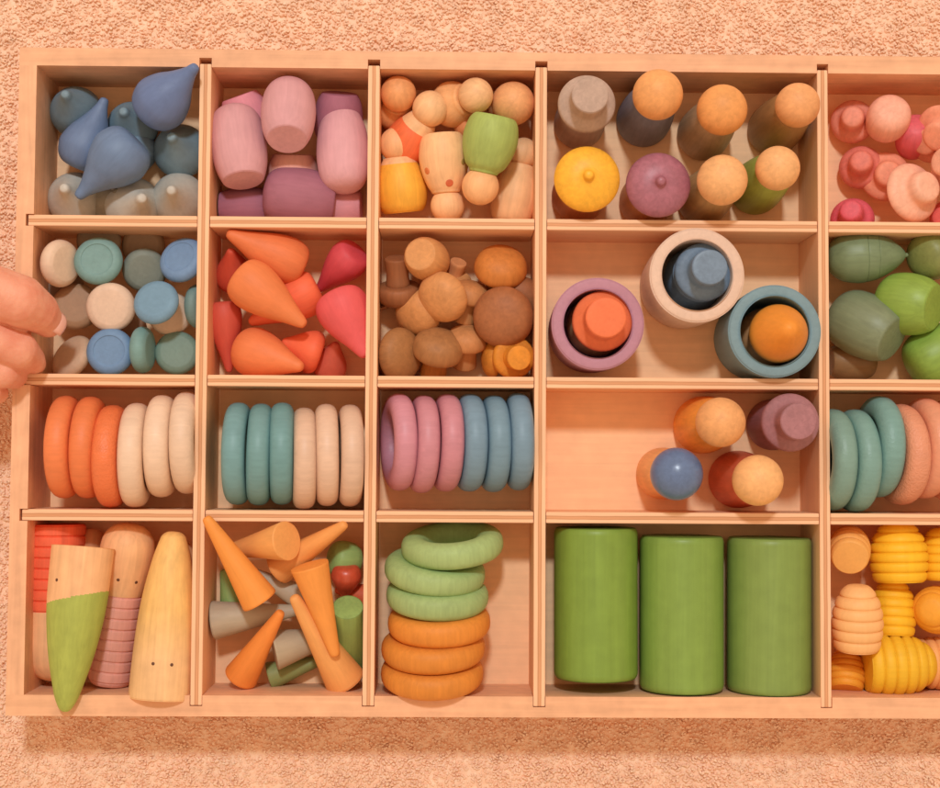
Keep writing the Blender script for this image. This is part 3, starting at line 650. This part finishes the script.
rf = single('long_figure', R3_, z(392, 640, 36), z(468, 66, 50), 26.5, None, 'round headed figure with pinkish ridged body behind the carrot shaped one', 'wooden figure', g,
            mk=[paint((240, 156, 130), rough=.65), NAT((250, 176, 118))], cut=[(-1, 0), (.565, 1)])
YEL = [(0, 0), (.9, 0), (.98, .006), (1, .03), (.985, .2), (.93, .42), (.82, .62), (.62, .82), (.44, .94), (.36, .975), (.2, .996), (0, 1)]
def soft_paint(c1, c2, z1, z2):
    m = paint(c1, rough=.6, grain=.12).copy(); nt = m.node_tree; N = nt.nodes; L = nt.links
    vm = [n for n in N if n.type == 'VECT_MATH' and n.operation == 'SCALE'][0]
    tc = N.new('ShaderNodeTexCoord'); sx = N.new('ShaderNodeSeparateXYZ'); L.new(tc.outputs['Object'], sx.inputs[0])
    mr = N.new('ShaderNodeMapRange'); mr.inputs['From Min'].default_value = z1 * S; mr.inputs['From Max'].default_value = z2 * S; L.new(sx.outputs['Z'], mr.inputs['Value'])
    mx = N.new('ShaderNodeMix'); mx.data_type = 'RGBA'; L.new(mr.outputs[0], mx.inputs['Factor']); mx.inputs['A'].default_value = (*base(c1), 1); mx.inputs['B'].default_value = (*base(c2), 1)
    L.new(mx.outputs['Result'], vm.inputs[0]); return m
ye = single('long_figure', YEL, z(574, 692, 74), z(624, 94, 64), 30.5, None, 'yellow tapering figure with two eyes near its wide end, beside the first divider', 'wooden figure', g,
            mk=soft_paint((250, 184, 122), (250, 184, 104), 40, 90))
single('long_figure', R3_, z(630, 690, 30), z(628, 125, 32), 22, None, 'bare wood figure hidden under the yellow one, only its edges showing', 'wooden figure', g, mk=NAT((236, 158, 100)))
single('barrel_piece', EGG, z(330, 95, 20), z(325, 180, 30), 12, (226, 146, 92), 'small tan piece peeping out behind the carrot shaped figure', 'wooden barrel', g)
def eyes(o, pts):
    bpy.context.view_layer.update(); M = o.matrix_world; Mi = M.inverted()
    me = o.data; n = len(me.vertices); co = np.empty(n * 3); me.vertices.foreach_get('co', co); co = co.reshape(-1, 3)
    no = np.empty(n * 3); me.vertices.foreach_get('normal', no); no = no.reshape(-1, 3)
    cl = np.array(Mi @ Vector((0, 0, (H + TOP) * S)))
    for p in pts:
        t = np.array(Mi @ (p * S)); d = cl - t; d /= np.linalg.norm(d); v = co - t
        sco = np.linalg.norm(v - (v @ d)[:, None] * d, axis=1) + np.where((no @ d) > .15, 0, 1); i = int(sco.argmin())
        nn = Vector(no[i]); p0 = Vector(co[i]); tt = Vector(t); dd = Vector(d); q = tt + dd * ((p0 - tt).dot(nn) / dd.dot(nn))
        vs, fs, _ = lathe_geo([(0, .3), (1.2, .25), (1.6, .1), (1.75, -.3), (1.75, -1.5), (0, -1.5)], 14)
        vs = [(x, y * 1.0, zz) for x, y, zz in vs]
        e = link('eye', vs, fs, eye, True, o); e.rotation_mode = 'QUATERNION'; e.rotation_quaternion = nn.to_track_quat('Z', 'Y'); e.location = q
        e.scale = (1, 1, 1)
me_ = ca.data
toeye = (ca.matrix_world if False else Matrix.Translation(ca.location) @ ca.rotation_quaternion.to_matrix().to_4x4())
for p_ in me_.polygons:
    w_ = toeye @ p_.center; ax = toeye @ Vector((0, 0, p_.center.z))
    p_.material_index = 1 if p_.center.z / S < 50 - (w_.x - ax.x) / S * .28 else 0
eyes(ca, [z(203, 268, 100)]); eyes(rf, [z(423, 268, 70), z(488, 277, 70)]); eyes(ye, [z(548, 568, 100), z(615, 572, 100)])

# ---- row 4, col 2 : cones
z = Z(190, 505, .2790)
g = 'wooden cones jumbled in the second compartment of the bottom row'
OC = (248, 146, 62); PC = (252, 164, 88); GC = (188, 166, 134)
for A, B, R, col, lab in [
    ((250, 342, 80), (56, 42, 100), 18, OC, 'orange cone with its tip on the upper left corner of the compartment'),
    ((348, 128, 92), (120, 165, 40), 19, PC, 'pale orange cone showing its flat round base'),
    ((318, 225, 52), (560, 66, 88), 17, (248, 156, 80), 'pale orange cone with its tip up to the right behind the one showing its base'),
    ((428, 215, 94), (522, 542, 80), 18.5, (252, 150, 66), 'orange cone lying base up, tip resting on the pale cone'),
    ((556, 628, 46), (370, 325, 92), 20, PC, 'pale orange cone with its wide base in the lower right'),
    ((182, 615, 42), (328, 380, 78), 17, (246, 136, 56), 'dark orange cone in the lower left, tip up to the right'),
    ((85, 413, 42), (398, 375, 46), 19, GC, 'grey cone lying across the middle, base at the left divider'),
    ((430, 350, 34), (220, 235, 46), 15, (190, 168, 136), 'grey cone half hidden in the middle of the cones'),
    ((300, 520, 48), (560, 455, 32), 20, (186, 162, 128), 'grey cone low in front, its wide base to the left'),
    ((286, 612, 24), (500, 545, 24), 14, (132, 140, 76), 'olive green cone under the grey one in front'),
    ((160, 360, 20), (120, 230, 24), 15, (146, 176, 92), 'green cone low behind the leftmost orange one'),
    ((640, 330, 26), (520, 300, 30), 14, (240, 100, 56), 'red orange cone low at the right divider')]:
    single('wooden_cone', CONE, z(*A), z(*B), R, col, lab, 'cone', g, rough=.55, grain=.06)
CYL = [(0, 0), (.88, 0), (.96, .004), (.99, .012), (1, .03), (1, .5), (1, .97), (.99, .988), (.96, .996), (.88, 1), (0, 1)]
single('wooden_cylinder', CYL, z(575, 560, 22), z(565, 366, 80), 15, (140, 172, 86), 'small green cylinder with a bright round end by the second divider', 'cylinder', g)
single('barrel_piece', EGG, z(600, 200, 26), z(500, 190, 40), 18, (146, 182, 96), 'green rounded piece in the upper right of the cones', 'wooden barrel', g)
single('teardrop_piece', DROP, z(562, 215, 50), z(555, 345, 34), 14, (220, 84, 50), 'small red teardrop between the two green pieces', 'teardrop', g, rough=.35, spec=.6)

# ---- row 4, col 4 : green cylinders
z = Z(530, 505, .3191)
g = 'large green cylinders lying side by side'
BIG = [(0, 0), (.86, 0), (.93, .002), (.97, .01), (1, .035), (1, .1), (1, .5), (1, .9), (1, .965), (.97, .99), (.93, .998), (.86, 1), (0, 1)]
for A, B, lab, c in [((206, 70, 50), (206, 556, 50), 'large green cylinder nearest the third divider', (116, 152, 50)),
                  ((475, 96, 49.5), (475, 594, 49.5), 'large green cylinder in the middle of the three', (118, 154, 58)),
                  ((749, 101, 49.5), (749, 598, 49.5), 'large green cylinder nearest the fourth divider', (116, 146, 62))]:
    Bp = z(*B); Bp.y = z(B[0], B[1], 86).y
    single('wooden_cylinder', BIG, z(*A), Bp, 41.2, c, lab, 'cylinder', g, rough=.42, grain=.085, spec=.4, sc_=(300, 300, 12))

# ---- row 4, col 5 : beehives
z = Z(810, 505, .2792)
g = 'ridged beehive pieces in the lower right compartment'
def hive(n=6):
    out = [(0, 0), (.7, 0), (.8, .0)]
    for i in range(n):
        a = i / n; b = (i + 1) / n
        def env(t): return math.sqrt(max(0, 1 - ((t - .40) / .66) ** 2)) if t > .40 else .86 + .14 * math.sin(math.pi / 2 * t / .40)
        for f, d in ((.02, .085), (.16, .022), (.5, 0), (.84, .022), (.98, .085)):
            t = a + (b - a) * f; out.append((max(.02, env(t) - d), t * .99 + .003))
    out.append((0, 1)); return out
HV = hive()
YL = (255, 182, 36); 
for A, B, R, col, lab in [
    ((143, 190, 78), (140, 110, 26), 20.5, (250, 168, 84), 'pale orange beehive with its flat end facing up in the upper left'),
    ((322, 276, 52), (312, 60, 50), 29, YL, 'bright yellow beehive at the top middle'),
    ((485, 268, 46), (478, 80, 44), 26, (255, 180, 36), 'bright yellow beehive at the right border, upper one'),
    ((168, 518, 70), (172, 285, 78), 25, (254, 178, 108), 'bare wood beehive at the left, its tip up'),
    ((298, 470, 44), (296, 268, 36), 23, (255, 182, 36), 'yellow beehive in the middle behind the bare wood one'),
    ((470, 375, 26), (432, 375, 76), 24, (250, 158, 46), 'orange beehive at the right, seen from its top'),
    ((128, 662, 44), (130, 520, 24), 19, (252, 160, 46), 'orange beehive in the lower left corner'),
    ((200, 575, 52), (445, 568, 52), 31, (250, 180, 40), 'yellow beehive lying on its side at the bottom'),
    ((380, 565, 36), (560, 565, 36), 26, (250, 168, 96), 'pale beehive in the lower right, cut by the photo border')]:
    single('beehive_piece', HV, z(*A), z(*B), R, col, lab, 'beehive', g, n=2, rough=.55, grain=.05)

# ================================================================= HAND
def hand():
    skin = bpy.data.materials.new('skin'); skin.use_nodes = True; nt = skin.node_tree; N = nt.nodes; L = nt.links
    b = N['Principled BSDF']; b.inputs['Roughness'].default_value = .55; b.inputs['Specular IOR Level'].default_value = .3
    b.inputs['Subsurface Weight'].default_value = .15; b.inputs['Subsurface Radius'].default_value = (.004, .0015, .0008); b.inputs['Subsurface Scale'].default_value = .5
    tc = N.new('ShaderNodeTexCoord'); n1 = N.new('ShaderNodeTexNoise'); n1.inputs['Scale'].default_value = 90; n1.inputs['Detail'].default_value = 4; L.new(tc.outputs['Object'], n1.inputs['Vector'])
    cr = N.new('ShaderNodeValToRGB'); e = cr.color_ramp.elements; e[0].position = .35; e[0].color = (*base((236, 140, 104)), 1); e[1].position = .65; e[1].color = (*base((248, 162, 124)), 1)
    L.new(n1.outputs['Fac'], cr.inputs[0]); L.new(cr.outputs[0], b.inputs['Base Color'])
    n2 = N.new('ShaderNodeTexNoise'); n2.inputs['Scale'].default_value = 1400; n2.inputs['Detail'].default_value = 3; L.new(tc.outputs['Object'], n2.inputs['Vector'])
    bp = N.new('ShaderNodeBump'); bp.inputs['Strength'].default_value = .35; bp.inputs['Distance'].default_value = .0006; L.new(n2.outputs['Fac'], bp.inputs['Height']); L.new(bp.outputs[0], b.inputs['Normal'])
    chains = [
        # index finger: bent at its middle joint, tip pointing down into the compartment
        [(-110, 300, 140, 33), (-60, 286, 152, 28), (-12, 290, 156, 26), (20, 301, 148, 25.5), (37, 311, 130, 21), (48, 322, 112, 15.5)],
        [(-110, 330, 130, 30), (-60, 330, 138, 24), (-8, 338, 140, 19), (19, 350, 130, 18.5), (30, 359, 108, 14.5), (36, 364, 84, 10)],
        [(-110, 360, 122, 27), (-60, 358, 128, 20), (-22, 366, 128, 16), (4, 372, 120, 16), (14, 376, 106, 13)],
        [(-110, 388, 112, 22), (-65, 384, 116, 16), (-32, 388, 116, 14), (-10, 390, 112, 13), (-3, 393, 100, 11)],
        # thumb under the index finger
        [(-100, 320, 118, 26), (-30, 312, 112, 19), (10, 312, 104, 15), (36, 318, 96, 12), (46, 326, 90, 10)],
        # palm and wrist
        [(-110, 325, 132, 36), (-150, 350, 138, 44), (-230, 370, 150, 42), (-330, 375, 165, 46), (-520, 380, 190, 56)],
        [(-110, 368, 120, 32), (-150, 375, 130, 40)]]
    verts = []; faces = []
    def sphere(c, r, k=10):
        o = len(verts)
        for i in range(k + 1):
            th = math.pi * i / k
            for j in range(2 * k):
                ph = math.pi * j / k; verts.append((c.x + r * math.sin(th) * math.cos(ph), c.y + r * math.sin(th) * math.sin(ph), c.z + r * math.cos(th)))
        for i in range(k):
            for j in range(2 * k):
                a = o + i * 2 * k + j; b_ = o + i * 2 * k + (j + 1) % (2 * k); faces.append((a, a + 2 * k, b_ + 2 * k, b_))
    for ch in chains:
        pts = [(P(x, y, zz), r) for x, y, zz, r in ch]
        for (p0, r0), (p1, r1) in zip(pts, pts[1:]):
            n = max(3, int((p1 - p0).length / 5))
            for i in range(n + 1):
                t = i / n; sphere(p0.lerp(p1, t), r0 + (r1 - r0) * t)
    og = P(-150, 365, 140)
    verts = [(v[0] - og.x, v[1] - og.y, v[2] - og.z) for v in verts]
    o = link('hand', verts, faces, skin); o.location = og * S
    rm = o.modifiers.new('r', 'REMESH'); rm.mode = 'VOXEL'; rm.voxel_size = 1.4 * S; rm.use_smooth_shade = True
    sm = o.modifiers.new('s', 'SMOOTH'); sm.factor = .5; sm.iterations = 3
    tag(o, "child's bare hand with curled fingers reaching over the left rim of the tray", 'hand')
    nail = bpy.data.materials.new('nail'); nail.use_nodes = True; nb = nail.node_tree.nodes['Principled BSDF']; nb.inputs['Base Color'].default_value = (*base((250, 176, 148)), 1); nb.inputs['Roughness'].default_value = .3
    # nail on the tip of the index finger
    c = P(61, 322, 120); vs = []; fs = []; nx, ny = 9, 9
    for i in range(nx):
        for j in range(ny):
            u = (i / (nx - 1) - .5) * 2; v = (j / (ny - 1) - .5) * 2
            w = 1 - .12 * u * u
            vs.append((u * 9.5, v * 11.5 * w, -4.4 * v * v - 2.4 * u * u))
    for i in range(nx - 1):
        for j in range(ny - 1): a = i * ny + j; fs.append((a, a + ny, a + ny + 1, a + 1))
    nl = link('fingernail', vs, fs, nail, True, o); so_ = nl.modifiers.new('t', 'SOLIDIFY'); so_.thickness = 1.2 * S
    nl.rotation_mode = 'QUATERNION'
    X = Vector((.52, -.42, -.74)).normalized(); Zv = Vector((.82, .05, .57)); Y = Zv.cross(X).normalized(); Zv = X.cross(Y)
    nl.rotation_quaternion = Matrix((X, Y, Zv)).transposed().to_quaternion(); nl.location = (c - og) * S
hand()
